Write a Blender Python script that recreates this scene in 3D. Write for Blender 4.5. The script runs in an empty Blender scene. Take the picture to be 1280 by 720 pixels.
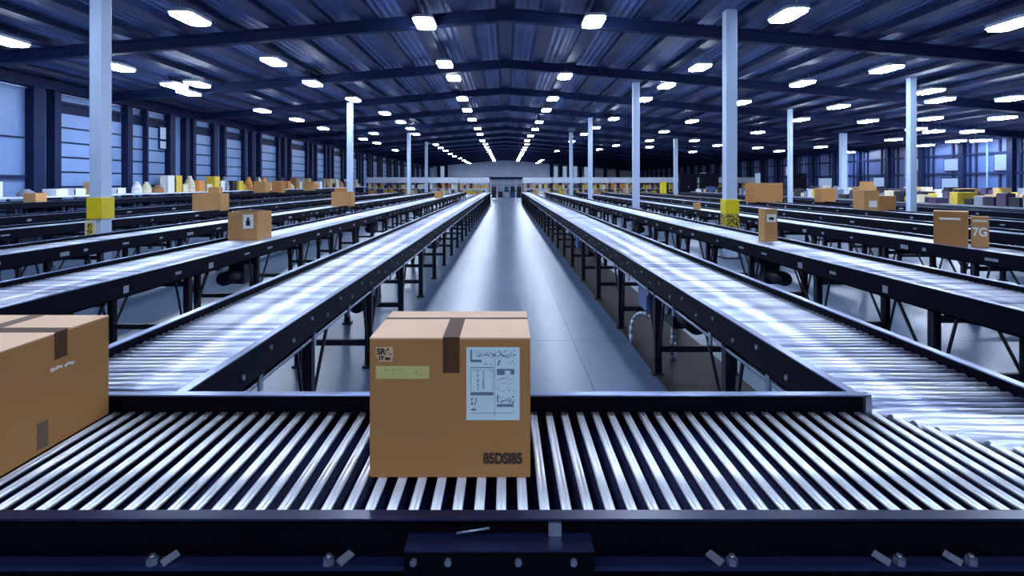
import bpy, bmesh, math, random
from mathutils import Vector, Matrix
random.seed(7)
S = bpy.context.scene
C = S.collection
PI = math.pi
CZ = 1.675           # eye height
F = 720.0            # focal length in pixels of the 1280 wide frame
VX, VY = 632.0, 228.0
RT = 0.85            # roller top height

# ------------------------------------------------------------------ materials
def nt(name):
    m = bpy.data.materials.new(name); m.use_nodes = True
    n = m.node_tree.nodes; l = m.node_tree.links
    return m, n, l, n['Principled BSDF']

def mat(name, col, rough=0.5, metal=0.0, var=0.12, scale=6.0, bump=0.0, bscale=60.0, spec=0.5, rvar=0.0):
    m, n, l, p = nt(name)
    tc = n.new('ShaderNodeTexCoord'); no = n.new('ShaderNodeTexNoise')
    no.inputs['Scale'].default_value = scale; no.inputs['Detail'].default_value = 5
    l.new(tc.outputs['Object'], no.inputs['Vector'])
    r = n.new('ShaderNodeValToRGB')
    r.color_ramp.elements[0].position = 0.3; r.color_ramp.elements[1].position = 0.7
    r.color_ramp.elements[0].color = (*[c * (1 - var) for c in col], 1)
    r.color_ramp.elements[1].color = (*[min(1, c * (1 + var)) for c in col], 1)
    l.new(no.outputs['Fac'], r.inputs['Fac']); l.new(r.outputs['Color'], p.inputs['Base Color'])
    p.inputs['Roughness'].default_value = rough; p.inputs['Metallic'].default_value = metal
    p.inputs['Specular IOR Level'].default_value = spec
    if rvar:
        mr = n.new('ShaderNodeMapRange'); mr.inputs['To Min'].default_value = rough - rvar; mr.inputs['To Max'].default_value = rough + rvar
        l.new(no.outputs['Fac'], mr.inputs['Value']); l.new(mr.outputs['Result'], p.inputs['Roughness'])
    if bump:
        n2 = n.new('ShaderNodeTexNoise'); n2.inputs['Scale'].default_value = bscale
        b = n.new('ShaderNodeBump'); b.inputs['Strength'].default_value = bump; b.inputs['Distance'].default_value = 0.01
        l.new(tc.outputs['Object'], n2.inputs['Vector']); l.new(n2.outputs['Fac'], b.inputs['Height']); l.new(b.outputs['Normal'], p.inputs['Normal'])
    return m

def emis(name, col, s):
    m, n, l, p = nt(name)
    p.inputs['Base Color'].default_value = (*col, 1)
    p.inputs['Emission Color'].default_value = (*col, 1); p.inputs['Emission Strength'].default_value = s
    return m

M = {}
def roller_mat(name, rough, lo, hi, bed):
    m, n, l, p = nt(name)
    p.inputs['Metallic'].default_value = 1.0
    src = n.new('ShaderNodeNewGeometry').outputs['Random Per Island'] if bed else n.new('ShaderNodeObjectInfo').outputs['Random']
    r = n.new('ShaderNodeValToRGB'); r.color_ramp.elements[0].color = (*lo, 1); r.color_ramp.elements[1].color = (*hi, 1)
    r.color_ramp.elements[0].position = 0.0; r.color_ramp.elements[1].position = 0.55
    l.new(src, r.inputs['Fac']); l.new(r.outputs['Color'], p.inputs['Base Color'])
    tc = n.new('ShaderNodeTexCoord'); no = n.new('ShaderNodeTexNoise'); no.inputs['Scale'].default_value = 7
    l.new(tc.outputs['Object'], no.inputs['Vector'])
    a = n.new('ShaderNodeMath'); a.operation = 'MULTIPLY_ADD'; a.inputs[1].default_value = 0.10; a.inputs[2].default_value = rough - 0.05
    l.new(no.outputs['Fac'], a.inputs[0]); l.new(a.outputs[0], p.inputs['Roughness'])
    return m
M['steel'] = roller_mat('roller_steel', 0.42, (0.26, 0.31, 0.50), (0.80, 0.86, 1.0), False)
M['steel_cross'] = mat('polished_roller_steel', (0.86, 0.90, 0.98), 0.36, 0.55, 0.02, 3)
M['steel_far'] = roller_mat('galvanised_roller_steel', 0.45, (0.26, 0.31, 0.50), (0.80, 0.86, 1.0), True)
M['rail'] = mat('navy_black_rail_paint', (0.0020, 0.0032, 0.011), 0.5, 0.0, 0.25, 4, spec=0.06)
M['frontrail'] = mat('black_front_rail', (0.0012, 0.0015, 0.004), 0.6, 0.0, 0.25, 4, spec=0.08)
M['edge'] = mat('pale_rail_edge', (0.16, 0.21, 0.38), 0.30, 0.8, 0.2, 8)  # paler metal for rail tops and one strip on the left wall
M['frontedge'] = mat('blue_black_flange', (0.010, 0.017, 0.062), 0.30, 0.3, 0.2, 6)
M['leg'] = mat('dark_leg_steel', (0.005, 0.008, 0.022), 0.5, 0.0, 0.25, 5)
M['pan'] = mat('dark_navy_pan', (0.003, 0.006, 0.030), 0.7, 0.0, 0.3, 5, spec=0.05)
M['zinc'] = mat('zinc_bracket', (0.30, 0.34, 0.44), 0.4, 0.8, 0.15, 20)
M['pipe'] = mat('grey_pipe', (0.42, 0.48, 0.62), 0.35, 0.7, 0.15, 6)
M['blue'] = mat('blue_plastic', (0.05, 0.10, 0.34), 0.4, 0, 0.1, 5)
M['column'] = mat('pale_column_paint', (0.50, 0.64, 0.86), 0.42, 0, 0.05, 2)
M['yellow'] = mat('yellow_guard', (0.83, 0.66, 0.01), 0.4, 0, 0.08, 6)
M['beam'] = mat('beam_navy_paint', (0.012, 0.024, 0.085), 0.55, 0.0, 0.15, 1, spec=0.15)
M['purlin'] = mat('purlin_steel', (0.020, 0.035, 0.110), 0.5, 0.1, 0.15, 1)
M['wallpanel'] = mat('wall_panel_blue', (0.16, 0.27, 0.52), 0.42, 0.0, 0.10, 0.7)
M['dockdoor'] = mat('dock_door_blue', (0.16, 0.27, 0.52), 0.40, 0.0, 0.10, 0.9)
M['walldark'] = mat('wall_post_navy', (0.009, 0.017, 0.062), 0.55, 0.0, 0.15, 2, spec=0.12)
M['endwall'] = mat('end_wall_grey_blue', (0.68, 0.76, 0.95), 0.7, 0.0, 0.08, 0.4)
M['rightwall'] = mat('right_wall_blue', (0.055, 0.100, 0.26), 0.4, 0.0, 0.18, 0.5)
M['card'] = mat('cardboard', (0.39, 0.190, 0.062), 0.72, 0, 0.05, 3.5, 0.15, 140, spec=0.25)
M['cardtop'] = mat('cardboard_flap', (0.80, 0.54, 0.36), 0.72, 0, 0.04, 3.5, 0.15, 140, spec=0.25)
M['cardlight'] = mat('cardboard_light', (0.48, 0.26, 0.10), 0.72, 0, 0.06, 5, spec=0.25)
M['tape'] = mat('brown_tape', (0.085, 0.038, 0.018), 0.6, 0, 0.08, 20, spec=0.2)
M['tapegrey'] = mat('grey_tape', (0.16, 0.10, 0.07), 0.6, 0, 0.08, 20, spec=0.2)
M['label'] = mat('pale_blue_label', (0.60, 0.76, 0.80), 0.5, 0, 0.03, 10)
M['labelwhite'] = mat('white_label', (0.80, 0.80, 0.78), 0.5, 0, 0.03, 10)
M['green'] = mat('olive_green_label', (0.52, 0.49, 0.17), 0.55, 0, 0.05, 30)
M['ink'] = mat('black_ink', (0.012, 0.010, 0.012), 0.6, 0, 0.1, 10)
M['inkbrown'] = mat('brown_black_ink', (0.045, 0.024, 0.012), 0.6, 0, 0.1, 10)
M['inkgrey'] = mat('grey_ink', (0.13, 0.19, 0.25), 0.6, 0, 0.1, 10)
M['logo'] = mat('tan_logo_backing', (0.62, 0.42, 0.24), 0.6, 0, 0.1, 60)
M['white'] = mat('white_board', (0.72, 0.78, 0.90), 0.5, 0, 0.05, 2)
M['lamphouse'] = mat('lamp_housing', (0.45, 0.50, 0.60), 0.4, 0.3, 0.08, 5)
M['cabinet'] = mat('black_cabinet', (0.002, 0.003, 0.010), 0.6, 0, 0.2, 2, spec=0.1)
M['floorshade'] = mat('painted_floor_shade', (0.010, 0.010, 0.016), 0.6, 0, 0.2, 2)  # shade under the right aisle conveyor, put into a dark colour
M['glow'] = emis('lamp_diffuser', (0.70, 0.81, 1.0), 62.0)
M['window'] = emis('lit_window', (0.50, 0.70, 1.0), 0.40)
M['window'].node_tree.nodes['Principled BSDF'].inputs['Base Color'].default_value = (0.06, 0.10, 0.2, 1)
PC = {'yellow': (0.72, 0.52, 0.05), 'tan': (0.60, 0.38, 0.17), 'brown': (0.34, 0.17, 0.07), 'cream': (0.75, 0.68, 0.48),
      'dark purple': (0.07, 0.045, 0.10), 'black': (0.012, 0.014, 0.025), 'orange': (0.70, 0.28, 0.06), 'white': (0.78, 0.80, 0.86),
      'blue': (0.05, 0.13, 0.42), 'grey': (0.25, 0.28, 0.36), 'olive': (0.30, 0.30, 0.10), 'red': (0.42, 0.05, 0.05)}
for k, v in PC.items():
    M['p_' + k] = mat('parcel_' + k.replace(' ', '_'), v, 0.6, 0, 0.08, 4)

# guard with painted emblem dirt
def guard_mat():
    m, n, l, p = nt('yellow_guard_with_black_print')
    tc = n.new('ShaderNodeTexCoord'); no = n.new('ShaderNodeTexNoise'); no.inputs['Scale'].default_value = 32; no.inputs['Detail'].default_value = 2
    r = n.new('ShaderNodeValToRGB'); r.color_ramp.interpolation = 'CONSTANT'
    r.color_ramp.elements[0].color = (0.03, 0.03, 0.01, 1); r.color_ramp.elements[1].position = 0.5; r.color_ramp.elements[1].color = (0.70, 0.60, 0.03, 1)
    l.new(tc.outputs['Object'], no.inputs['Vector']); l.new(no.outputs['Fac'], r.inputs['Fac']); l.new(r.outputs['Color'], p.inputs['Base Color'])
    return m
M['guardprint'] = guard_mat()

def floor_shading():
    m, n, l, p = nt('polished_blue_grey_concrete')
    tc = n.new('ShaderNodeTexCoord')
    n1 = n.new('ShaderNodeTexNoise'); n1.inputs['Scale'].default_value = 0.7; n1.inputs['Detail'].default_value = 3
    n2 = n.new('ShaderNodeTexNoise'); n2.inputs['Scale'].default_value = 5; n2.inputs['Detail'].default_value = 4
    l.new(tc.outputs['Object'], n1.inputs['Vector']); l.new(tc.outputs['Object'], n2.inputs['Vector'])
    mx = n.new('ShaderNodeMix'); mx.inputs[0].default_value = 0.4
    l.new(n1.outputs['Fac'], mx.inputs[2]); l.new(n2.outputs['Fac'], mx.inputs[3])
    r = n.new('ShaderNodeValToRGB'); r.color_ramp.elements[0].position = 0.2; r.color_ramp.elements[1].position = 0.8
    r.color_ramp.elements[0].color = (0.060, 0.105, 0.185, 1); r.color_ramp.elements[1].color = (0.105, 0.170, 0.270, 1)
    l.new(mx.outputs[0], r.inputs['Fac'])
    # joints
    sep = n.new('ShaderNodeSeparateXYZ'); l.new(tc.outputs['Object'], sep.inputs[0])
    def joint(out, off, per, w):
        a = n.new('ShaderNodeMath'); a.operation = 'SUBTRACT'; a.inputs[1].default_value = off; l.new(out, a.inputs[0])
        b = n.new('ShaderNodeMath'); b.operation = 'PINGPONG'; b.inputs[1].default_value = per / 2; l.new(a.outputs[0], b.inputs[0])
        c = n.new('ShaderNodeMath'); c.operation = 'LESS_THAN'; c.inputs[1].default_value = w; l.new(b.outputs[0], c.inputs[0]); return c
    j1 = joint(sep.outputs[0], 0.715, 3.0, 0.008); j2 = joint(sep.outputs[1], 6.1, 3.4, 0.014)
    mxj = n.new('ShaderNodeMath'); mxj.operation = 'MAXIMUM'; l.new(j1.outputs[0], mxj.inputs[0]); l.new(j2.outputs[0], mxj.inputs[1])
    mc = n.new('ShaderNodeMix'); mc.data_type = 'RGBA'
    l.new(mxj.outputs[0], mc.inputs[0]); l.new(r.outputs['Color'], mc.inputs[6]); mc.inputs[7].default_value = (0.025, 0.04, 0.09, 1)
    l.new(mc.outputs[2], p.inputs['Base Color'])
    mr = n.new('ShaderNodeMapRange'); mr.inputs['To Min'].default_value = 0.22; mr.inputs['To Max'].default_value = 0.36
    p.inputs['Roughness'].default_value = 0.28
    p.inputs['Specular IOR Level'].default_value = 0.4
    return m
M['floor'] = floor_shading()

def deck_mat():
    m, n, l, p = nt('ribbed_roof_deck')
    tc = n.new('ShaderNodeTexCoord'); w = n.new('ShaderNodeTexWave'); w.wave_type = 'BANDS'; w.bands_direction = 'X'
    w.inputs['Scale'].default_value = 1.6; w.inputs['Distortion'].default_value = 0.0
    l.new(tc.outputs['Object'], w.inputs['Vector'])
    no = n.new('ShaderNodeTexNoise'); no.inputs['Scale'].default_value = 0.35; l.new(tc.outputs['Object'], no.inputs['Vector'])
    r = n.new('ShaderNodeValToRGB'); r.color_ramp.elements[0].color = (0.045, 0.085, 0.25, 1); r.color_ramp.elements[1].color = (0.11, 0.17, 0.40, 1)
    r.color_ramp.elements[0].position = 0.3; r.color_ramp.elements[1].position = 0.7
    l.new(no.outputs['Fac'], r.inputs['Fac']); l.new(r.outputs['Color'], p.inputs['Base Color'])
    b = n.new('ShaderNodeBump'); b.inputs['Strength'].default_value = 0.6; b.inputs['Distance'].default_value = 0.04
    l.new(w.outputs['Fac'], b.inputs['Height']); l.new(b.outputs['Normal'], p.inputs['Normal'])
    p.inputs['Roughness'].default_value = 0.5; p.inputs['Metallic'].default_value = 0.1
    return m
M['deck'] = deck_mat()

# ------------------------------------------------------------------ mesh builder
class MB:
    def __init__(s): s.v = []; s.f = []; s.sm = []
    def box(s, x0, x1, y0, y1, z0, z1):
        b = len(s.v)
        s.v += [(x0, y0, z0), (x1, y0, z0), (x1, y1, z0), (x0, y1, z0), (x0, y0, z1), (x1, y0, z1), (x1, y1, z1), (x0, y1, z1)]
        for q in ((0, 3, 2, 1), (4, 5, 6, 7), (0, 1, 5, 4), (1, 2, 6, 5), (2, 3, 7, 6), (3, 0, 4, 7)):
            s.f.append(tuple(b + i for i in q)); s.sm.append(False)
        return s
    def tube(s, a, c, r, n=8, smooth=True, r2=None):
        a = Vector(a); c = Vector(c); d = (c - a).normalized(); r2 = r if r2 is None else r2
        u = d.orthogonal().normalized(); w = d.cross(u); b = len(s.v)
        for k in range(n):
            t = 2 * PI * k / n; o = u * math.cos(t) + w * math.sin(t)
            s.v.append(tuple(a + o * r)); s.v.append(tuple(c + o * r2))
        for k in range(n):
            k2 = (k + 1) % n
            s.f.append((b + 2 * k, b + 2 * k2, b + 2 * k2 + 1, b + 2 * k + 1)); s.sm.append(smooth)
        s.f.append(tuple(b + 2 * k for k in reversed(range(n)))); s.sm.append(False)
        s.f.append(tuple(b + 2 * k + 1 for k in range(n))); s.sm.append(False)
        return s
    def bar(s, a, c, w, h):       # rectangular bar between points
        a = Vector(a); c = Vector(c); d = (c - a).normalized()
        up = Vector((0, 0, 1)) if abs(d.z) < 0.9 else Vector((0, 1, 0))
        u = d.cross(up).normalized() * w / 2; q = u.cross(d).normalized() * h / 2; b = len(s.v)
        for p in (a, c):
            for i, j in ((-1, -1), (1, -1), (1, 1), (-1, 1)): s.v.append(tuple(p + u * i + q * j))
        for t in ((0, 1, 2, 3), (7, 6, 5, 4), (0, 4, 5, 1), (1, 5, 6, 2), (2, 6, 7, 3), (3, 7, 4, 0)):
            s.f.append(tuple(b + i for i in t)); s.sm.append(False)
        return s
    def prism(s, pts, z0, z1):    # polygon in XY extruded in Z (ccw)
        b = len(s.v); n = len(pts)
        s.v += [(x, y, z0) for x, y in pts] + [(x, y, z1) for x, y in pts]
        s.f.append(tuple(b + i for i in reversed(range(n)))); s.f.append(tuple(b + n + i for i in range(n))); s.sm += [False, False]
        for i in range(n):
            j = (i + 1) % n; s.f.append((b + i, b + j, b + n + j, b + n + i)); s.sm.append(False)
        return s
    def mesh(s, name, m, bevel=0):
        me = bpy.data.meshes.new(name); me.from_pydata(s.v, [], s.f)
        me.polygons.foreach_set('use_smooth', s.sm)
        me.materials.append(m)
        bm = bmesh.new(); bm.from_mesh(me)
        bmesh.ops.recalc_face_normals(bm, faces=bm.faces)
        if bevel: bmesh.ops.bevel(bm, geom=bm.edges[:], offset=bevel, segments=2, profile=0.5, affect='EDGES')
        bm.to_mesh(me); bm.free()
        me.update(); return me
    def build(s, name, m, parent=None, bevel=0):
        return put(name, s.mesh(name, m, bevel), parent)

def put(name, me, parent=None, loc=(0, 0, 0), rot=(0, 0, 0)):
    o = bpy.data.objects.new(name, me); C.objects.link(o); o.location = loc; o.rotation_euler = rot
    if parent is not None: o.parent = parent
    return o
def thing(name, label, cat, loc=(0, 0, 0), rz=0, group=None):
    o = bpy.data.objects.new(name, None); C.objects.link(o); o.empty_display_size = 0.1
    o.location = loc; o.rotation_euler = (0, 0, rz); o['label'] = label; o['category'] = cat
    if group: o['group'] = group
    return o
def tag(o, label, cat, group=None):
    o['label'] = label; o['category'] = cat
    if group: o['group'] = group
    return o
def struct(name, mb, m):
    o = mb.build(name, m); o['kind'] = 'structure'; return o
def dup(root, loc, rz=None, label=None):
    r = root.copy(); C.objects.link(r); r.location = loc
    if rz is not None: r.rotation_euler = (0, 0, rz)
    if label: r['label'] = label
    for ch in list(root.children):
        c = ch.copy(); C.objects.link(c); c.parent = r
        for g in ch.children:
            d = g.copy(); C.objects.link(d); d.parent = c
    return r
def ordn(i):
    w = ['zeroth', 'first', 'second', 'third', 'fourth', 'fifth', 'sixth', 'seventh', 'eighth', 'ninth', 'tenth', 'eleventh', 'twelfth',
         'thirteenth', 'fourteenth', 'fifteenth', 'sixteenth', 'seventeenth', 'eighteenth', 'nineteenth', 'twentieth']
    return w[i] if i < len(w) else ('twenty-' + w[i - 20] if i < 30 else 'thirty-' + w[i - 30])

# ------------------------------------------------------------------ shell
XL, XR, YB, YE = -15.0, 25.4, -8.0, 116.0
SL = 0.085
def roof(x, h=4.75): return CZ + h - SL * abs(x)
struct('floor', MB().box(XL - 0.3, XR + 0.3, YB - 0.3, YE + 0.3, -0.2, 0), M['floor'])
# gable deck
mb = MB()
for (xa, xb) in ((XL - 0.3, 0), (0, XR + 0.3)):
    b = len(mb.v)
    za, zb = roof(xa), roof(xb)
    mb.v += [(xa, YB - 0.3, za), (xb, YB - 0.3, zb), (xb, YE + 0.3, zb), (xa, YE + 0.3, za), (xa, YB - 0.3, za + 0.2), (xb, YB - 0.3, zb + 0.2), (xb, YE + 0.3, zb + 0.2), (xa, YE + 0.3, za + 0.2)]
    for q in ((0, 3, 2, 1), (4, 5, 6, 7), (0, 1, 5, 4), (1, 2, 6, 5), (2, 3, 7, 6), (3, 0, 4, 7)): mb.f.append(tuple(b + i for i in q)); mb.sm.append(False)
struct('ceiling', mb, M['deck'])
# purlins run the length of the hall
ti = 1
x = XL + 0.6
while x < XR - 0.2:
    z = roof(x, 4.75)
    m_ = MB().box(x - 0.10, x + 0.10, YB, YE, z - 0.15, z - 0.004).box(x - 0.2, x + 0.2, YB, YE, z - 0.17, z - 0.15)
    struct('trim_%d' % ti, m_, M['purlin']); ti += 1
    x += 1.2
def wall_box(name, x0, x1, y0, y1, ztop, m): return struct(name, MB().box(x0, x1, y0, y1, 0, ztop), m)
wall_box('wall_left', XL - 0.25, XL, YB, YE, roof(XL) - 0.02, M['wallpanel'])
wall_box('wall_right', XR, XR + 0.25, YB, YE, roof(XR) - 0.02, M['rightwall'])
def gable_wall(name, y0, y1, m):
    mb = MB(); pts = [(XL, 0), (XR, 0), (XR, roof(XR)), (0, roof(0)), (XL, roof(XL))]; b = 0; n = 5
    mb.v = [(x, y0, z) for x, z in pts] + [(x, y1, z) for x, z in pts]
    mb.f = [tuple(range(5)), tuple(reversed(range(5, 10)))] + [(i, 5 + i, 5 + (i + 1) % 5, (i + 1) % 5) for i in range(5)]
    mb.sm = [False] * 7
    return struct(name, mb, m)
gable_wall('wall_back', YE, YE + 0.25, M['endwall'])
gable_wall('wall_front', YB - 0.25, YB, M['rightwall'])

# left wall: posts, slatted dock doors, girder
zt = roof(XL)
struct('trim_%d' % ti, MB().box(XL, XL + 0.35, YB, YE, zt - 0.48, zt - 0.18), M['walldark']); ti += 1
struct('trim_%d' % ti, MB().box(XL, XL + 0.10, YB, YE, zt - 0.54, zt - 0.50), M['edge']); ti += 1
def post_l(y, w=0.32, d=0.28, z1=None):
    global ti
    struct('trim_%d' % ti, MB().box(XL, XL + d, y - w / 2, y + w / 2, 0, z1 or zt - 0.48), M['walldark']); ti += 1
dn = 1
def dock(y0, y1):
    global dn
    mb = MB(); z = 0.02; top = 4.3
    while z + 0.5 < top:
        mb.box(XL + 0.05, XL + 0.10, y0 + 0.02, y1 - 0.02, z + 0.03, z + 0.47); z += 0.5
    o = struct('door_%d' % dn, mb, M['dockdoor'])
    MB().box(XL, XL + 0.05, y0, y1, 0, top).build('door_backing', M['walldark'], o)
    MB().box(XL + 0.04, XL + 0.13, y0 - 0.08, y1 + 0.08, top, top + 0.1).build('door_frame', M['walldark'], o)
    dn += 1
struct('trim_%d' % ti, MB().box(XL, XL + 0.06, YB, 17.9, 3.05, 3.09), M['walldark']); ti += 1
struct('trim_%d' % ti, MB().box(XL, XL + 0.12, YB, 17.9, 1.78, 1.90), M['walldark']); ti += 1
for y, w in ((14.0, 0.3), (18.2, 0.45), (18.95, 0.28), (22.6, 0.3), (23.7, 0.12), (25.5, 0.4), (26.7, 0.3), (27.3, 0.25)): post_l(y, w)
dock(19.2, 22.35); dock(22.85, 25.2); dock(27.5, 29.1)
y = 29.3
k = 0
while y < YE - 4:
    post_l(y, 0.42); post_l(y + 1.0, 0.24)
    dw = 1.9 + 0.5 * (k % 3)
    dock(y + 1.25, y + 1.25 + dw); post_l(y + 1.45 + dw, 0.3)
    y += 2.5 + dw; k += 1
# little lit window in dock door zone
wn = 1
def window_l(y0, y1, z0, z1):
    global wn
    o = struct('window_%d' % wn, MB().box(XL + 0.1, XL + 0.16, y0 - 0.05, y1 + 0.05, z0 - 0.05, z1 + 0.05), M['walldark']); wn += 1
    MB().box(XL + 0.16, XL + 0.17, y0, y1, z0, z1).build('pane', M['window'], o)
window_l(24.75, 25.15, 3.55, 4.05)
window_l(24.75, 25.15, 3.15, 3.45)
# right wall: mullions, rails, windows
zr = roof(XR)
y = 4.0; k = 0
while y < YE:
    struct('trim_%d' % ti, MB().box(XR - 0.22, XR, y - 0.17, y + 0.17, 0, zr - 0.02), M['walldark']); ti += 1
    if k % 2 == 0:
        struct('trim_%d' % ti, MB().box(XR - 0.12, XR, y + 1.4, y + 1.5, 0, zr - 0.02), M['wallpanel']); ti += 1
    for q in (0.7, 2.2, 2.6):
        struct('trim_%d' % ti, MB().box(XR - 0.06, XR, y + q, y + q + 0.12, 0, zr - 0.02), M['walldark']); ti += 1
    y += 3.1; k += 1
for z in (2.15, 3.2):
    struct('trim_%d' % ti, MB().box(XR - 0.10, XR, YB, YE, z - 0.06, z + 0.06), M['walldark']); ti += 1
struct('trim_%d' % ti, MB().box(XR - 0.3, XR, YB, YE, zr - 0.35, zr - 0.18), M['walldark']); ti += 1
def window_r(y0, y1, z0, z1, e=True):
    global wn
    o = struct('window_%d' % wn, MB().box(XR - 0.10, XR, y0 - 0.06, y1 + 0.06, z0 - 0.06, z1 + 0.06), M['walldark']); wn += 1
    MB().box(XR - 0.11, XR - 0.10, y0, y1, z0, z1).build('pane', M['window'] if e else M['wallpanel'], o)
for (y0, y1, z0, z1) in ((32.2, 33.2, 2.35, 3.0), (32.0, 33.4, 1.2, 1.9), (35.0, 36.0, 2.4, 3.1), (28.9, 29.8, 2.3, 3.1), (38.5, 39.6, 1.4, 2.0), (44.5, 46.5, 1.3, 2.0),
                         (50.6, 52.0, 2.3, 3.1), (57.2, 58.4, 1.3, 2.6), (63, 65, 2.3, 3.1), (72.5, 75, 1.5, 2.9), (82, 84.5, 1.5, 2.9)):
    window_r(y0, y1, z0, z1)
# end wall details
def end_trim(x0, x1, z0, z1, m, d=0.2):
    global ti
    struct('trim_%d' % ti, MB().box(x0, x1, YE - d, YE, z0, z1), m); ti += 1
end_trim(-12.5, 9.0, 2.3, 2.75, M['walldark'])
for xx in (-13.4, -11.9, 9.2, 11.0, 12.8, 15.0, 17.5, 20.0, 22.5):
    end_trim(xx - 0.3, xx + 0.3, 0, roof(xx) - 0.3, M['walldark'], 0.3)
for xx in (10.1, 11.9, 14.0, 16.2, -12.7):
    o = struct('window_%d' % wn, MB().box(xx - 0.45, xx + 0.45, YE - 0.14, YE, 2.6, 5.0), M['walldark']); wn += 1
    MB().box(xx - 0.38, xx + 0.38, YE - 0.15, YE - 0.14, 2.7, 4.9).build('pane', M['window'], o)

# roof beams (one frame per bay, both slopes)
def beam(d, label):
    mb = MB()
    for xa, xb in ((XL, 0), (0, XR)):
        b = len(mb.v)
        for (z0, z1, hw) in ((4.25, 4.30, 0.11), (4.30, 4.53, 0.03), (4.53, 4.58, 0.11)):
            b = len(mb.v)
            mb.v += [(xa, d - hw, roof(xa, z0)), (xb, d - hw, roof(xb, z0)), (xb, d + hw, roof(xb, z0)), (xa, d + hw, roof(xa, z0)),
                     (xa, d - hw, roof(xa, z1)), (xb, d - hw, roof(xb, z1)), (xb, d + hw, roof(xb, z1)), (xa, d + hw, roof(xa, z1))]
            for q in ((0, 3, 2, 1), (4, 5, 6, 7), (0, 1, 5, 4), (1, 2, 6, 5), (2, 3, 7, 6), (3, 0, 4, 7)): mb.f.append(tuple(b + i for i in q)); mb.sm.append(False)
    return tag(mb.build('roof_beam', M['beam']), label, 'beam', 'roof beams across the hall')
beam(2.1, 'dark navy steel roof beam right overhead, nearest one of all')
beam(8.4, 'dark navy steel roof beam just out of view above the near conveyors')
k = 1; d = 15.2
while d < YE - 2:
    beam(d, 'dark navy steel roof beam crossing the hall, %s one visible from the camera' % ordn(k)); k += 1; d += 6.3

# ------------------------------------------------------------------ ceiling lamps
def rrect(w, l, r, n=4):
    pts = []
    for cx, cy, a0 in ((w / 2 - r, l / 2 - r, 0), (-w / 2 + r, l / 2 - r, PI / 2), (-w / 2 + r, -l / 2 + r, PI), (w / 2 - r, -l / 2 + r, 1.5 * PI)):
        for i in range(n + 1):
            a = a0 + i * PI / 2 / n; pts.append((cx + r * math.cos(a), cy + r * math.sin(a)))
    return pts
lamp0 = None
def lamp(X, Y, label, group, hgt=4.2):
    global lamp0
    z = CZ + hgt - SL * abs(X)
    if lamp0 is None:
        t = thing('ceiling_lamp', label, 'ceiling lamp', (X, Y, z), 0, group)
        MB().prism(rrect(0.52, 1.05, 0.14), 0.03, 0.10).build('housing', M['lamphouse'], t)
        MB().prism(rrect(0.47, 0.98, 0.13), -0.02, 0.03).build('diffuser', M['glow'], t)
        for yy in (-0.4, 0.4): MB().tube((0, yy, 0.10), (0, yy, 0.37), 0.008, 6).build('hanger', M['zinc'], t)
        lamp0 = t; return t
    t = dup(lamp0, (X, Y, z), 0, label); t['group'] = group; return t
def at_roof(px, py, h=4.2):
    r = (px - VX) / (VY - py); X = r * h / (1 + SL * abs(r)); H = h - SL * abs(X); return X, H * F / (VY - py)
def clash(Y): return False
centerL = [(531, 30), (556, 81), (567, 98), (578, 124), (584, 138), (590, 150), (597, 161), (600, 168), (603, 176)]
centerR = [(742, 28), (706, 96), (691, 124), (683, 138), (674, 153), (669, 162), (663, 170), (659, 176)]
row2L = [(238, 24), (342, 78), (391, 105), (442, 125), (481, 142), (501, 153), (513, 161), (520, 168), (545, 181), (551, 185), (557, 188.4), (563, 192.5), (568, 195.5), (575, 198)]
row3L = [(5, 52), (147, 85), (218, 108), (247, 106), (236, 117), (328, 139), (371, 150), (404, 161), (467, 167), (454, 174), (471, 179), (494, 188)]
row2R = [(985, 20), (875, 85), (833, 108), (806, 125), (767, 149), (745, 160), (730, 168), (715, 177), (696, 189)]
row3R = [(1268, 31), (1108, 87), (1003, 105), (927, 129), (865, 152), (830, 165), (812, 176), (770, 182), (749, 187)]
row4R = [(1266, 124), (1161, 115), (1175, 126), (1048, 134), (1001, 150), (1085, 152), (947, 166), (868, 176), (897, 182), (812, 184), (866, 190)]
row5R = [(1163, 149), (1253, 148), (1167, 165), (1145, 162), (1215, 165), (1117, 175), (1195, 177), (1235, 177), (947, 185), (974, 189), (1026, 184), (1077, 192), (1157, 182)]
rows = [('left of the centre aisle', centerL), ('right of the centre aisle', centerR), ('over the second left conveyor', row2L), ('nearest the left wall', row3L),
        ('over the second right conveyor', row2R), ('over the third right conveyor', row3R), ('midway to the right wall', row4R),
        ('nearest the right wall', row5R)]
for nm, lst in rows:
    pts = [at_roof(*p) for p in lst]
    pts = [(max(XL + 0.8, min(XR - 1.0, x)), y) for x, y in pts]
    if nm.endswith('centre aisle'):
        s = -1 if 'left' in nm else 1
        y = max(p[1] for p in pts) + 5.2
        xx = 2.13 * s if s < 0 else 2.25
        while y < 112: pts.append((xx, y)); y += 5.2
    if nm.startswith('over the second'):
        pts += [(pts[-1][0], yy) for yy in (95, 100, 105, 110) if yy > max(p[1] for p in pts) + 3]
    pts.sort(key=lambda p: p[1])
    for i, (X, Y) in enumerate(pts):
        lamp(X, Y, 'ceiling lamp, %s from the camera in the row %s' % (ordn(i + 1), nm), 'ceiling lamps ' + nm)
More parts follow.
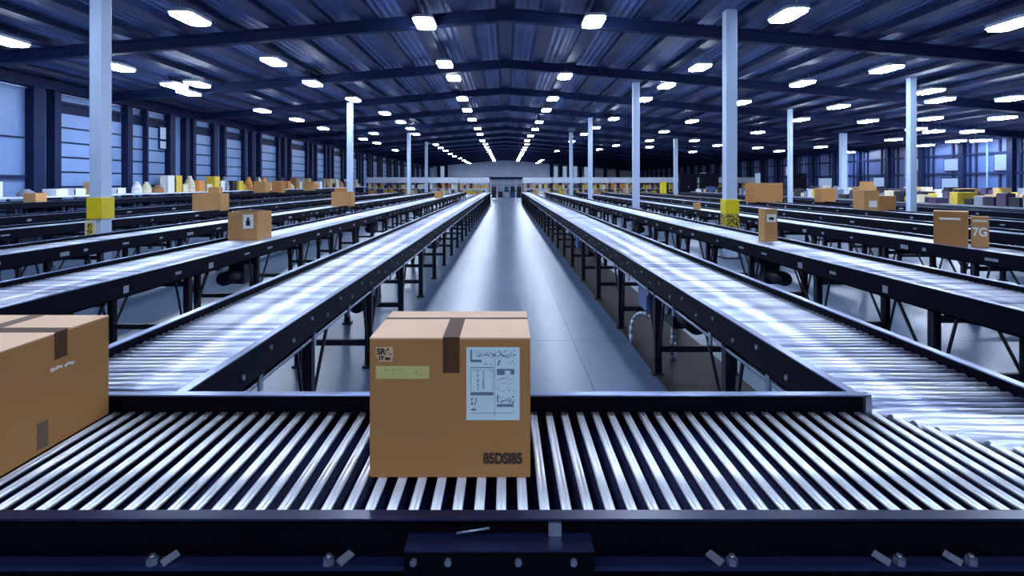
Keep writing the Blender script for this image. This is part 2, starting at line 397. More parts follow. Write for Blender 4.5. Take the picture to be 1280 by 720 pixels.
for (X, Y, w) in ((-2.1, 9.2, 'ahead of the camera, left of the aisle'), (2.2, 9.2, 'ahead of the camera, right of the aisle'),
                  (-2.1, 4.2, 'high over the left near conveyor'), (2.2, 4.2, 'high over the right near conveyor'),
                  (-7.3, 7.6, 'high over the left outer conveyors'), (7.3, 7.6, 'high over the right outer conveyors'),
                  (-2.1, -1.6, 'behind the camera on the left'), (2.2, -1.6, 'behind the camera on the right'),
                  (-6.4, -1.6, 'far left behind the camera'), (6.4, -1.6, 'far right behind the camera'),
                  (-1.2, -5.0, 'farthest behind the camera on the left'), (1.8, -5.0, 'farthest behind the camera on the right'),
                  (-12.5, 7.6, 'over the outermost left conveyor'), (13.0, 7.0, 'over the outermost right conveyors')):
    lamp(X, Y, 'bright oblong ceiling lamp above the frame, ' + w, 'ceiling lamps out of view')

# ------------------------------------------------------------------ columns
def column(X, Y, w, dp, label, guard=None):
    t = thing('steel_column', label, 'column', (X, Y, 0), 0, 'columns of the hall')
    z1 = roof(X, 4.24)
    hw, hd = w / 2, dp / 2
    MB().box(-hw, hw, -hd, hd, 0.02, z1).build('shaft', M['column'], t, 0.012)
    MB().box(-hw - 0.08, hw + 0.08, -hd - 0.08, hd + 0.08, 0, 0.025).build('base_plate', M['leg'], t)
    if guard:
        z0, z1, z2 = guard
        MB().box(-hw - 0.03, hw + 0.03, -hd - 0.03, hd + 0.03, z1, z2).build('yellow_guard', M['yellow'], t, 0.008)
        if X < 0:
            g = MB().box(-hw - 0.04, 0.03, -hd - 0.05, -hd - 0.002, z0, z1 - 0.02).build('warning_sign', M['p_cream'], t, 0.004)
            MB().box(-hw, -0.01, -hd - 0.053, -hd - 0.05, z0 + 0.05, z1 - 0.07).build('sign_print', M['guardprint'], g)
        else:
            MB().box(-hw - 0.025, hw + 0.025, -hd - 0.035, hd + 0.035, z0, z1 - 0.01).build('printed_guard', M['guardprint'], t)
    return t
column(-7.1, 10.1, 0.21, 0.27, 'pale blue steel column with yellow guard at far left, nearest on that side', (0.72, 1.04, 1.41))
column(-7.1, 26.3, 0.24, 0.25, 'pale steel column on the left, second from the camera', None)
column(-7.1, 42.3, 0.24, 0.25, 'slim pale steel column on the left, third from the camera')
column(-7.1, 51.6, 0.24, 0.25, 'slim pale steel column on the left, farthest of that row')
column(4.98, 12.8, 0.24, 0.26, 'pale blue steel column with yellow and black guard, right of the aisle', (0.68, 0.98, 1.30))
column(5.0, 22.1, 0.24, 0.26, 'pale steel column right of the aisle, second from the camera')
column(5.0, 34.0, 0.24, 0.26, 'slim pale steel column right of the aisle, third from the camera')
column(5.0, 44.0, 0.24, 0.26, 'slim pale steel column right of the aisle, fourth from the camera')
column(12.4, 42.0, 0.26, 0.26, 'slim column by the yellow post ahead of the storage racks on the right')
column(12.4, 25.1, 0.15, 0.2, 'thin bright column right of the big pale guarded column')
column(12.4, 17.6, 0.20, 0.2, 'dull blue column in front of the right wall windows')
column(18.4, 31.4, 0.3, 0.26, 'dull blue column between the thin bright column and the right windows')

# ------------------------------------------------------------------ conveyors
def roller_mesh(L, r, axis, n=20):
    mb = MB(); a = Vector((1, 0, 0)) if axis == 'x' else Vector((0, 1, 0))
    mb.tube(-a * L / 2, a * L / 2, r, n); mb.tube(-a * (L / 2 + 0.012), -a * L / 2, r * 0.35, 6); mb.tube(a * L / 2, a * (L / 2 + 0.012), r * 0.35, 6)
    return mb.mesh('roller', M['steel' if axis == 'x' else 'steel_cross'])
PITCH = 0.0555
rest_cache = {}
def long_conveyor(xi, xo, y0, y1, label, inner=None, rt=RT, nroll=100, legpitch=1.6, leg0=0.6, bolts=0, fan=0, rr=0.0245, labels=0):
    """conveyor running away from the camera; xi = aisle-side rail face, xo = outer rail face"""
    x0, x1 = min(xi, xo), max(xi, xo); w = x1 - x0; xc = (x0 + x1) / 2
    t = thing('roller_conveyor', label, 'conveyor', (xc, y0, 0), 0, 'roller conveyors running down the hall')
    L = y1 - y0; h = w / 2; top = rt + 0.035
    for nm, s in (('side_rail', -1), ('side_rail', 1)):
        a, b = sorted((s * h, s * (h - 0.012)))
        r = MB().box(a, b, 0, L, top - 0.165, top)
        f0, f1 = sorted((s * h, s * (h - 0.035))); r.box(f0, f1, 0, L, top - 0.165, top - 0.155)
        o = r.build(nm, M['rail'], t)
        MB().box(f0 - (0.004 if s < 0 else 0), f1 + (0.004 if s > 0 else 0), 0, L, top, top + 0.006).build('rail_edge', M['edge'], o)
    MB().box(-h + 0.013, h - 0.013, 0, L, rt - 0.10, rt - 0.09).build('pan', M['pan'], t)
    iw = w - 0.08
    n = int(L / PITCH) - 1
    me = roller_mesh(iw, rr, 'x')
    for i in range(min(nroll, n)):
        put('roller', me, t, (0, 0.03 + i * PITCH, rt - rr))
    if n > nroll:
        key = (round(iw, 3), n - nroll)
        if key not in rest_cache:
            mb = MB()
            for i in range(n - nroll):
                mb.tube((-iw / 2, i * PITCH, 0), (iw / 2, i * PITCH, 0), rr, 8)
            rest_cache[key] = mb.mesh('roller_bed', M['steel_far'])
        o = put('roller_bed', rest_cache[key], t, (0, 0.03 + nroll * PITCH, rt - rr)); o['kind'] = 'stuff'
    # supports
    zb = top - 0.165
    legm = {}
    for s in (-1, 1):
        legm[s] = MB().box(-0.03, 0.03, -0.004, 0.004, 0.02, zb).box(-0.03, -0.024, -0.03, 0.03, 0.02, zb).box(0.024, 0.03, -0.03, 0.03, 0.02, zb).box(-0.05, 0.05, -0.05, 0.05, 0, 0.02).mesh('leg', M['leg'])
    crossm = MB().box(-h + 0.07, h - 0.07, -0.02, 0.02, 0.20, 0.25).mesh('cross_bar', M['leg'])
    brm = MB().bar((0, 0.03, 0.22), (0, 0.40, zb - 0.0), 0.018, 0.018).mesh('diagonal_brace', M['leg'])
    brm2 = MB().bar((0, -0.03, 0.10), (0, -0.22, zb), 0.016, 0.016).mesh('diagonal_brace', M['leg'])
    cdm = MB().tube((0, 0.055, 0.02), (0, 0.055, zb), 0.010, 8).mesh('conduit', M['pipe'])
    sa = 1 if xi > xo else -1
    y = leg0; cnt = 0
    while y < L - 0.1 and cnt < 32:
        for s in (-1, 1):
            put('leg', legm[s], t, (s * (h - 0.04), y, 0))
            if y + 0.5 < L: put('diagonal_brace', brm, t, (s * (h - 0.04), y, 0))
            if y > 0.3: put('diagonal_brace', brm2, t, (s * (h - 0.04), y, 0))
        if bolts: put('conduit', cdm, t, (sa * (h - 0.03), y, 0))
        put('cross_bar', crossm, t, (0, y, 0)); put('cross_bar', crossm, t, (0, y, zb - 0.29))
        y += legpitch; cnt += 1
    s = 1 if xi > xo else -1      # aisle side direction
    bm_ = MB().tube((0, 0, 0), (s * 0.010, 0, 0), 0.014, 6, False).mesh('bolt', M['zinc'])
    for i in range(bolts):
        yy = 0.5 + i * 0.31
        put('bolt', bm_, t, (s * h, yy, top - (0.05 if i % 2 else 0.10)))
    if bolts:
        MB().tube((s * (h - 0.02), 0.2, zb - 0.03), (s * (h - 0.02), min(L, 30), zb - 0.03), 0.011, 8).build('air_pipe', M['pipe'], t)
        cl = MB().box(-0.006, 0.006, -0.02, 0.02, -0.05, 0.03).mesh('pipe_clip', M['zinc'])
        for i in range(26): put('pipe_clip', cl, t, (s * (h - 0.004), 0.7 + i * 0.8, zb - 0.02))
    if labels:
        rnd = random.Random(int(abs(xi) * 100))
        for i in range(labels):
            ln = rnd.uniform(0.06, 0.2); yy = 1.5 + i * (22.0 / labels) + rnd.uniform(0, 0.7)
            if yy > L: break
            a, b = sorted((s * h, s * (h + 0.003)))
            MB().box(a, b, yy, yy + ln, top - 0.11 + rnd.uniform(-.02, .02), top - 0.07).build('rail_plate', M['pipe'], t)
    return t

CA = long_conveyor(-1.20, -1.915, 2.125, 47.0, 'roller conveyor bordering the left side of the centre aisle', bolts=92, leg0=1.5, labels=0)
CB = long_conveyor(-3.16, -4.00, 2.6, 47.0, 'second roller conveyor left of the centre aisle', leg0=1.6, labels=26)
CC = long_conveyor(-5.45, -6.25, 4.0, 47.0, 'third roller conveyor left of the aisle, passing before the yellow-guarded column', labels=26)
CD = long_conveyor(-8.25, -9.05, 6.0, 47.0, 'fourth roller conveyor left of the aisle, behind the near left column', nroll=0, labels=12)
CE = long_conveyor(-11.2, -12.0, 8.0, 47.0, 'fifth roller conveyor left of the centre aisle', nroll=0, labels=12)
CF = long_conveyor(-12.75, -13.9, 8.0, 47.0, 'raised roller conveyor closest to the left wall', rt=1.10, nroll=0)
DA = long_conveyor(1.285, 2.02, 2.125, 47.0, 'roller conveyor bordering the right side of the centre aisle', bolts=92, leg0=1.3)
DB = long_conveyor(3.16, 3.93, 2.6, 47.0, 'second roller conveyor right of the centre aisle', leg0=1.7, labels=26)
DC = long_conveyor(5.50, 6.27, 4.6, 47.0, 'third roller conveyor right of the aisle, passing behind the guarded column', labels=26)
DD = long_conveyor(7.75, 8.5, 6.0, 47.0, 'fourth roller conveyor right of the centre aisle', nroll=0, labels=14)
DE = long_conveyor(10.2, 11.0, 8.0, 47.0, 'fifth roller conveyor right of the centre aisle', nroll=0, labels=14)
DF = long_conveyor(13.3, 14.1, 9.0, 47.0, 'sixth roller conveyor right of the centre aisle', nroll=0, labels=8)
DG = long_conveyor(16.6, 17.6, 12.0, 47.0, 'seventh roller conveyor right of the aisle', nroll=0)
DH = long_conveyor(20.6, 22.0, 15.0, 47.0, 'eighth and outermost roller conveyor on the right', nroll=0)

# merge rollers of the right aisle conveyor reaching down to the cross conveyor
def merge_x(y): return 1.33 + (2.085 - y) / 1.25
xc = (1.285 + 2.02) / 2
i = 0; y = 2.125 + 0.03 - PITCH
while y > 1.80:
    xa = merge_x(y) + 0.012; xb = 2.35 if y < 2.05 else 1.985
    drop = 0.10 * (2.1 - y) / 0.3
    mb = MB().tube((xa - xc, y - 2.125, RT - 0.0245), (xb - xc, y - 2.125 - drop * (xb - xa) / 0.9, RT - 0.0245), 0.0245, 20)
    mb.build('roller', M['steel'], DA)
    y -= PITCH * 0.95

# cross conveyor right in front of the camera
t = thing('cross_conveyor', 'wide roller conveyor across the foreground carrying the two near cardboard boxes', 'conveyor', (0, 1.76, 0))
def P(mb, nm, m, bev=0): return mb.build(nm, m, t, bev)
oy = -1.76
X0, X1 = -2.65, 2.65
P(MB().box(X0, X1, 1.418 + oy, 1.43 + oy, 0.70, 0.846), 'front_rail', M['frontrail'])
P(MB().box(X0, X1, 1.408 + oy, 1.449 + oy, 0.846, 0.852), 'front_flange', M['frontedge'], 0.0015)
P(MB().box(X0, X1, 1.38 + oy, 1.418 + oy, 0.742, 0.755), 'lower_bar', M['frontedge'], 0.002)
P(MB().box(X0, 1.31, 2.078 + oy, 2.10 + oy, 0.70, 0.905), 'back_rail', M['frontrail'])
P(MB().box(X0, 1.315, 2.068 + oy, 2.106 + oy, 0.905, 0.911), 'back_flange', M['edge'], 0.0015)
P(MB().box(1.29, 1.312, 2.062 + oy, 2.078 + oy, 0.83, 0.905), 'end_bracket', M['zinc'])
P(MB().box(X0, X1, 1.43 + oy, 2.078 + oy, 0.785, 0.79), 'pan', M['pan'])
rr = 0.0140
y_b = 2.072
def ridged_roller(L):
    mb = MB(); q = 0.0062; prof = []
    for k in range(15):          # right lobe then left lobe, one closed outline
        a = -PI * 0.85 + k * (1.70 * PI) / 14; prof.append((q * 1.1 + q * math.cos(a), q * math.sin(a)))
    for k in range(15):
        a = PI * 0.15 + k * (1.70 * PI) / 14; prof.append((-q * 1.1 + q * math.cos(a), q * math.sin(a)))
    n = len(prof); z0 = rr - q
    mb.v = [(x, -L / 2, z + z0) for x, z in prof] + [(x, L / 2, z + z0) for x, z in prof]
    for i in range(n):
        j = (i + 1) % n; mb.f.append((i, j, n + j, n + i)); mb.sm.append(True)
    mb.f += [tuple(range(n)), tuple(reversed(range(n, 2 * n)))]; mb.sm += [False, False]
    return mb.mesh('roller', M['steel_cross'])
rm = ridged_roller(y_b - 1.452)
x = -2.62; i = 0
while x < 2.62:
    if x < 1.32:
        put('roller', rm, t, (x, (1.452 + y_b) / 2 + oy, RT - rr))
    else:
        ye = max(1.80, 2.085 - (x - 1.33) * 1.25)
        put('roller', ridged_roller(ye - 1.452), t, (x, (1.452 + ye) / 2 + oy, RT - rr))
    x += PITCH
# centre mounting plate, bolts, brackets
def px(x, d): return (x - VX) * d / F
def pz(y, d): return CZ - (y - VY) * d / F
pl = P(MB().box(px(506, 1.36), px(742, 1.36), 1.348 + oy, 1.418 + oy, 0.66, 0.809), 'mounting_plate', M['frontrail'], 0.002)
MB().box(px(506, 1.36), px(742, 1.36), 1.348 + oy, 1.418 + oy, 0.809, 0.812).build('plate_top', M['frontedge'], pl)
for bx in (517, 560, 648, 717):
    MB().tube((px(bx, 1.346), 1.348 + oy, pz(702, 1.346)), (px(bx, 1.346), 1.338 + oy, pz(702, 1.346)), 0.0085, 6, False).build('bolt', M['zinc'], pl)
def clip(x, flip=1):
    d = 1.385
    b = P(MB().bar((px(x, d), 1.412 + oy, 0.768), (px(x + 13 * flip, d), 1.385 + oy, 0.7585), 0.024, 0.005), 'bracket', M['pipe'])
    MB().tube((px(x + 26 * flip, d), 1.39 + oy, 0.755), (px(x + 26 * flip, d), 1.39 + oy, 0.769), 0.014, 6, False).tube((px(x + 26 * flip, d), 1.39 + oy, 0.769), (px(x + 26 * flip, d), 1.39 + oy, 0.777), 0.007, 8).build('bolt', M['zinc'], b)
clip(215, -1); clip(890, 1); clip(1100, 1); clip(1190, 1); clip(436, -1)
P(MB().box(px(686, 1.40), px(702, 1.40), 1.404 + oy, 1.418 + oy, 0.79, 0.842), 'sensor', M['pipe'])
P(MB().tube((px(570, 1.39), 1.40 + oy, 0.822), (px(612, 1.39), 1.405 + oy, 0.832), 0.003, 6), 'wire', M['pipe'])
for xx in (-2.3, -1.05, 0.15, 1.05, 2.3):
    for yy in (1.45, 2.03):
        P(MB().box(xx - 0.03, xx + 0.03, yy - 0.02 + oy, yy + 0.02 + oy, 0.02, 0.70).box(xx - 0.05, xx + 0.05, yy - 0.05 + oy, yy + 0.05 + oy, 0, 0.02), 'leg', M['leg'])
    P(MB().box(xx - 0.02, xx + 0.02, 1.47 + oy, 2.01 + oy, 0.2, 0.25), 'cross_bar', M['leg'])

# drive units and clutter under the aisle conveyors
def drive(parent, x, y, label_blue=True):
    g = MB().box(x - 0.10, x + 0.10, y - 0.16, y + 0.16, 0.36, 0.62).build('gearbox', M['leg'], parent, 0.01)
    MB().tube((x, y - 0.16, 0.48), (x, y - 0.50, 0.48), 0.085, 16).tube((x, y - 0.50, 0.48), (x, y - 0.54, 0.48), 0.07, 16).build('motor', M['leg'], g)
    MB().tube((x - 0.13, y, 0.56), (x - 0.10, y, 0.56), 0.10, 20).build('pulley', M['zinc'], g)
    if label_blue: MB().box(x - 0.24, x - 0.17, y + 0.25, y + 0.6, 0.42, 0.70).build('control_box', M['blue'], parent, 0.01)
for y in (3.2, 8.5, 14.5, 22, 30): drive(DA, -0.05, y)
for y in (4.0, 9.5, 16, 24, 32): drive(CA, 0.10, y, False)
for y in (5.0, 12.5, 20): drive(CB, 0.1, y, False); drive(DB, -0.1, y, False)
# thin dark slab painting the shade on the floor beneath the right aisle conveyor
tag(MB().box(1.30, 2.0, 2.3, 46.0, 0.0, 0.012).build('floor_shading', M['floorshade']), 'dark strip of painted shade on the floor beneath the conveyor right of the aisle', 'painted shade')
def hose(pts, name, label, cat, m, r=0.02):
    mb = MB()
    for a, b in zip(pts[:-1], pts[1:]): mb.tube(a, b, r, 8)
    return tag(mb.build(name, m), label, cat)
for k, (yy, s) in enumerate(((5.3, 1), (5.9, -1), (7.6, 1))):
    pts = []
    for i in range(13):
        a = i / 12 * PI; pts.append((1.42 + 0.13 * math.cos(a) + 0.02 * i * (1 if s > 0 else 0), yy + 0.10 * s * math.sin(2 * a), 0.012 + 0.02 + 0.30 * math.sin(a)))
    hose(pts, 'loose_hose', ('nearest looped', 'second looped', 'farthest looped')[k] + ' dark hose standing under the conveyor right of the aisle', 'hose', M['pipe'] if k < 2 else M['leg'])

# ------------------------------------------------------------------ cartons
def text_mesh(s, size, m, sx=1.0, bold=0.0):
    cu = bpy.data.curves.new('t', 'FONT'); cu.body = s; cu.size = size; cu.align_x = 'CENTER'; cu.align_y = 'CENTER'; cu.offset = bold; cu.extrude = 0.0002
    o = bpy.data.objects.new('t', cu); C.objects.link(o)
    dg = bpy.context.evaluated_depsgraph_get(); me = bpy.data.meshes.new_from_object(o.evaluated_get(dg))
    bpy.data.objects.remove(o); me.materials.clear(); me.materials.append(m)
    me.transform(Matrix.Diagonal((sx, 1, 1, 1))); return me
def front_put(name, me, parent, x, z, y): return put(name, me, parent, (x, y, z), (PI / 2, 0, 0))

def carton(label, x0, x1, y0, y1, z, h, seam='x', seam_at=0.5, mcard='card', group=None, tape=True, tapew=0.05, drop=0.1):
    """thing with origin at base centre, axis aligned; seam along x or y"""
    w, d = x1 - x0, y1 - y0
    t = thing('cardboard_box', label, 'cardboard box', ((x0 + x1) / 2, (y0 + y1) / 2, z), 0, group)
    hw, hd = w / 2, d / 2
    MB().box(-hw, hw, -hd, hd, 0, h - 0.005).build('body', M[mcard], t, 0.0025)
    g = 0.004
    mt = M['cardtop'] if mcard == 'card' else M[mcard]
    if seam == 'x':
        ys = -hd + d * seam_at
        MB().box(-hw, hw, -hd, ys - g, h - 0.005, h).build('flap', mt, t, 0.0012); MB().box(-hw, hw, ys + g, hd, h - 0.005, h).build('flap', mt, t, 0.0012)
        if tape:
            MB().box(-hw + .0, hw - .0, ys - 0.010, ys + 0.010, h, h + 0.0006).build('seam_tape', M['tape'], t)
    else:
        xs = -hw + w * seam_at
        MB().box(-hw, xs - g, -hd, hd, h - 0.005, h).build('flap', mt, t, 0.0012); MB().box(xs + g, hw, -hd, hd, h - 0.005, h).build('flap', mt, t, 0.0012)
        if tape:
            MB().box(xs - tapew / 2, xs + tapew / 2, -hd - 0.0006, hd, h, h + 0.0006).box(xs - tapew / 2, xs + tapew / 2, -hd - 0.0008, -hd, h - drop, h + 0.0006).build('seam_tape', M['tape'], t)
    return t

K = 1.61 / F        # metres per pixel on the front face of the main box
bx0, bx1 = (462 - VX) * K, (663 - VX) * K
bz = RT; bh = (597 - 422) * K
fb = carton('brown cardboard box with pale blue shipping label, standing alone mid conveyor', bx0, bx1, 1.61, 1.94, bz, bh, 'x', 0.69, 'card')
bcx = (bx0 + bx1) / 2; bcy = (1.61 + 1.94) / 2
def fx(p): return (p - VX) * K - bcx
def fz(p): return CZ - (p - VY) * K - bz
FY = 1.61 - bcy
def rects(lst, eps, th=0.0004):
    mb = MB()
    for (a, b, c, d) in lst: mb.box(fx(a), fx(b), FY - eps - th, FY - eps, fz(d), fz(c))
    return mb
# vertical tape strip (top part then down the front)
ys = -0.165 + 0.33 * 0.69
MB().box(fx(553.5), fx(574.5), FY - 0.001, FY, fz(466), bh + 0.0008).box(fx(553.5), fx(574.5), FY - 0.001, ys + 0.0, bh, bh + 0.0011).build('front_tape', M['tape'], fb)
lb = rects([(583, 649.5, 434, 525)], 0, 0.0008).build('shipping_label', M['label'], fb); lb['label'] = 'pale blue shipping label with dark print'
rl = [(588, 590, 437, 452), (589, 602, 449.5, 452.5), (588, 617, 459, 460), (588, 588.6, 460, 489), (616, 616.6, 460, 489), (588, 617, 490, 494),
      (621, 643, 461, 463), (621, 631, 463, 468.5), (638, 643, 463, 468), (621, 642, 505, 508.5), (589, 590.6, 497, 501), (594.5, 596, 497.5, 502), (589, 591.5, 503, 506),
      (593, 594.5, 502.5, 506), (589, 595, 510.5, 513), (622, 624, 453, 457), (623, 625.5, 450, 453), (621, 622.5, 493, 502), (618.2, 618.7, 437, 520), (588, 643, 516, 516.5)]
rnd = random.Random(3)
def squig(x0, x1, y, amp, dens=1.6, w=1.2, hh=1.2):
    xx = x0
    while xx < x1:
        yy = y + rnd.uniform(-amp, amp); rl.append((xx, xx + rnd.uniform(.6, w + .6), yy, yy + rnd.uniform(.6, hh + .4))); xx += dens * rnd.uniform(.7, 1.5)
squig(593, 643, 441, 3.2, 1.5, 2.0, 1.3); squig(596, 643, 444, 2, 1.8, 2.4, 1.2); squig(605, 615, 455, 1.5, 1.5)
squig(636, 643, 453, 2.5, 1.6); squig(590, 615, 462, 1.2, 2.0); squig(622, 642, 473, 1.8, 2.2); squig(622, 642, 480, 3, 2.4); squig(622, 643, 486, 3, 2.6)
squig(622, 642, 497, 3, 1.4, 1.8, 2); squig(622, 642, 501, 2, 1.4, 1.8, 2)
for yy in range(465, 488, 3):
    for xx in (597, 604): rl.append((xx + rnd.uniform(-1.2, 0), xx + rnd.uniform(0.6, 1.8), yy, yy + rnd.uniform(.8, 2)))
rects(rl, 0.0008).build('label_print', M['inkgrey'], lb)
gl = rects([(470, 536.5, 457.5, 473.5)], 0, 0.0008).build('green_label', M['green'], fb); gl['label'] = 'olive green blank-looking label'
rects([(480, 484, 462, 463), (489, 495, 461.5, 463), (498, 500, 461, 462.5), (519, 521, 463, 468), (524, 528, 467.5, 468.5)], 0.0008).build('label_print', mat('faint_green_ink', (0.28, 0.32, 0.11), 0.6), gl)
lg = MB()
pts = [(470, 434), (491, 433.5), (491.5, 444), (490, 452), (474, 452), (469.5, 443)]
b = 0
for yy in (FY - 0.0006, FY):
    for (a, c) in pts: lg.v.append((fx(a), yy, fz(c)))
n = len(pts); lg.f = [tuple(range(n)), tuple(reversed(range(n, 2 * n)))] + [(i, (i + 1) % n, n + (i + 1) % n, n + i) for i in range(n)]; lg.sm = [False] * (n + 2)
lgo = lg.build('logo_sticker', M['logo'], fb)
front_put('logo_print', text_mesh('SR6.', 0.0235, M['ink'], 1.0, 0.0010), lgo, fx(480.3), fz(439.8), FY - 0.001)
front_put('logo_print', text_mesh('17 ao', 0.0145, M['ink'], 1.05, 0.0011), lgo, fx(480.5), fz(447.8), FY - 0.001)
front_put('code_print', text_mesh('85DSI85', 0.040, M['inkbrown'], 0.79, 0.0022), fb, fx(628.5), fz(573.5), FY - 0.0005)

# left foreground box
bx = -1.415
lb_ = carton('large brown cardboard box at the left edge of the picture, on the foreground conveyor', bx - 0.62, bx, 1.50, 2.055, RT, 0.352, 'x', 0.62, 'card', drop=0.1)
cx = bx - 0.31; cy = 1.7775
def sy(p): return (-bx) * F / (VX - p) - cy           # pixel column on the side face -> local y
def sz(p, pc): return CZ - (p - VY) * ((-bx) * F / (VX - pc)) / F - RT
ex = 0.31
def side_rect(a, b, c, d, e=0.0, th=0.0008):
    pm = (a + b) / 2
    return MB().box(ex + e, ex + e + th, min(sy(a), sy(b)), max(sy(a), sy(b)), sz(d, pm), sz(c, pm))
ys = -0.2775 + 0.555 * 0.62
lb_tape = MB().box(ex, ex + 0.0009, sy(68), sy(84), sz(447, 76), 0.353); lb_tape.box(-ex, ex + 0.0009, ys - 0.028, ys + 0.028, 0.352, 0.3532)
lb_tape.build('side_tape', M['tape'], lb_)
side_rect(46, 60, 527, 560).build('lower_tape', M['tapegrey'], lb_)
MB().box(0.035, 0.085, ys + 0.028, 0.2775, 0.352, 0.3531).build('top_tape', M['tapegrey'], lb_)
mb = MB(); rnd = random.Random(5)
for i in range(16):
    p_ = 63 + i * 1.9
    if i == 8: continue
    yy = 463 - (p_ - 63) * 0.36
    a = side_rect(p_, p_ + 1.4, yy - rnd.uniform(1, 3), yy + rnd.uniform(0, 2.5))
    o = len(mb.v); mb.v += a.v; mb.f += [tuple(i_ + o for i_ in f) for f in a.f]; mb.sm += a.sm
mb.build('side_print', M['labelwhite'], lb_)

# small boxes on the conveyors: spec by world
def cbox(label, X, Y, w, d, h, z=RT, mcard='cardlight', **k):
    return carton(label, X - w / 2, X + w / 2, Y, Y + d, z, h, mcard=mcard, **k)
b1 = cbox('tan cardboard box with white label, on the second left conveyor', -3.745, 8.2, 0.42, 0.50, 0.40, tape=False)
MB().box(0.02, 0.165, -0.2762, -0.275, 0.17, 0.37).build('white_label', M['labelwhite'], b1)
MB().box(0.06, 0.12, -0.2768, -0.2762, 0.21, 0.29).tube((0.09, -0.2768, 0.31), (0.09, -0.2762, 0.31), 0.02, 10).build('label_print', M['ink'], b1)
MB().box(-0.18, 0.18, -0.12, 0.12, 0.411, 0.416).build('top_tape', M['tape'], b1)
cbox('wide tan cardboard box on the fourth left conveyor, beyond the near column', -8.62, 16.6, 0.82, 0.5, 0.50)
b2 = cbox('small orange-brown box on top of the wide tan box at left', -8.50, 16.75, 0.30, 0.25, 0.18, RT + 0.5006, 'cardlight', tape=False)
cbox('tan cardboard box on the third left conveyor, beside the second pale column', -5.65, 19.8, 0.68, 0.5, 0.50)
cbox('small box on top of the tan box beside the second pale column', -5.75, 19.95, 0.36, 0.3, 0.12, RT + 0.5006, 'card', tape=False)
cbox('brown cardboard box, left one of a touching pair by the left wall', -13.45, 31.5, 0.68, 0.6, 0.64, 1.10, 'cardlight')
cbox('brown cardboard box, right one of a touching pair by the left wall', -12.80, 32.2, 0.52, 0.6, 0.64, 1.10, 'card')
cbox('small light box on the raised conveyor, midway along the left wall', -13.2, 38.6, 0.62, 0.5, 0.62, 1.10, 'cardlight')
cbox('orange-brown box between two dark wall posts at far left', -13.6, 16.45, 0.36, 0.4, 0.27, 1.10, 'cardlight')
b3 = cbox('tall tan taped box with white label, right of the guarded column', 3.71, 8.05, 0.18, 0.20, 0.45)
MB().box(-0.06, 0.07, -0.1012, -0.100, 0.27, 0.38).build('white_label', M['labelwhite'], b3)
MB().box(-0.03, 0.04, -0.1018, -0.1012, 0.30, 0.34).build('label_print', M['ink'], b3)
cbox('wide dark tan cardboard box right of the guarded column, far back', 10.62, 23.4, 1.28, 0.6, 0.80, mcard='card', tape=False)
b4 = cbox('large brown cardboard box with a white strip label, on the third right conveyor', 5.85, 7.45, 0.36, 0.24, 0.45, mcard='card', tape=False); b4.rotation_euler.z = -0.66
MB().box(-0.12, 0.10, -0.1212, -0.120, 0.34, 0.365).build('strip_label', M['labelwhite'], b4)
b5 = cbox('smaller box with white characters, right beside the strip labelled box', 6.075, 7.29, 0.175, 0.18, 0.39, mcard='cardlight', tape=False); b5.rotation_euler.z = -0.66
MB().box(-0.07, 0.07, -0.0912, -0.090, 0.32, 0.35).build('yellow_strip', M['p_cream'], b5)
front_put('white_print', text_mesh('7G', 0.15, M['labelwhite'], 0.8, 0.004), b5, 0, 0.19, -0.0906)
cbox('brown box with slanted side at right, on the fifth right conveyor', 10.93, 16.5, 0.50, 0.5, 0.44, mcard='card', tape=False)
b6 = cbox('taller tan box with white label, left of the slanted brown box', 10.46, 16.45, 0.42, 0.55, 0.60, mcard='cardlight', tape=False)
MB().box(-0.08, 0.15, -0.2762, -0.275, 0.12, 0.30).build('white_label', M['labelwhite'], b6)
cbox('orange-brown carton in the cluster behind the right conveyors, leftmost', 13.45, 24.0, 0.62, 0.5, 0.58, mcard='card')
cbox('light tan carton in the cluster behind the right conveyors, second from left', 13.95, 24.7, 0.42, 0.5, 0.50, mcard='cardlight')
cbox('big tan carton with label in the cluster behind the right conveyors', 13.62, 21.6, 0.60, 0.5, 0.66, mcard='cardlight')
cbox('yellowish small carton on top of the big tan carton in the right cluster', 13.70, 21.7, 0.36, 0.3, 0.2, RT + 0.6606, mcard='cardlight', tape=False)
cbox('olive brown box before the right wall windows, upper one of two', 21.2, 26.3, 0.75, 0.5, 0.55, mcard='card', tape=False)
cbox('brown box before the right wall, lower one near the picture edge', 17.1, 20.2, 0.60, 0.5, 0.36, mcard='cardlight', tape=False)
cbox('small orange box on the third right conveyor far back', 5.85, 17.5, 0.16, 0.2, 0.2, mcard='cardlight', tape=False)
cbox('small tan carton far back on the second left conveyor', -3.5, 30.0, 0.4, 0.4, 0.35, mcard='cardlight', tape=False)
tag(MB().box(3.3, 3.52, 8.6, 8.8, 0.0, 0.2).build('yellow_box', M['yellow'], None, 0.01), 'small yellow box on the floor beneath the second right conveyor', 'box')
tag(MB().box(11.05, 11.45, 41.0, 41.3, 0.0, 1.72).build('yellow_post', M['yellow'], None, 0.02), 'bright yellow guard post in front of the storage racks', 'guard post')

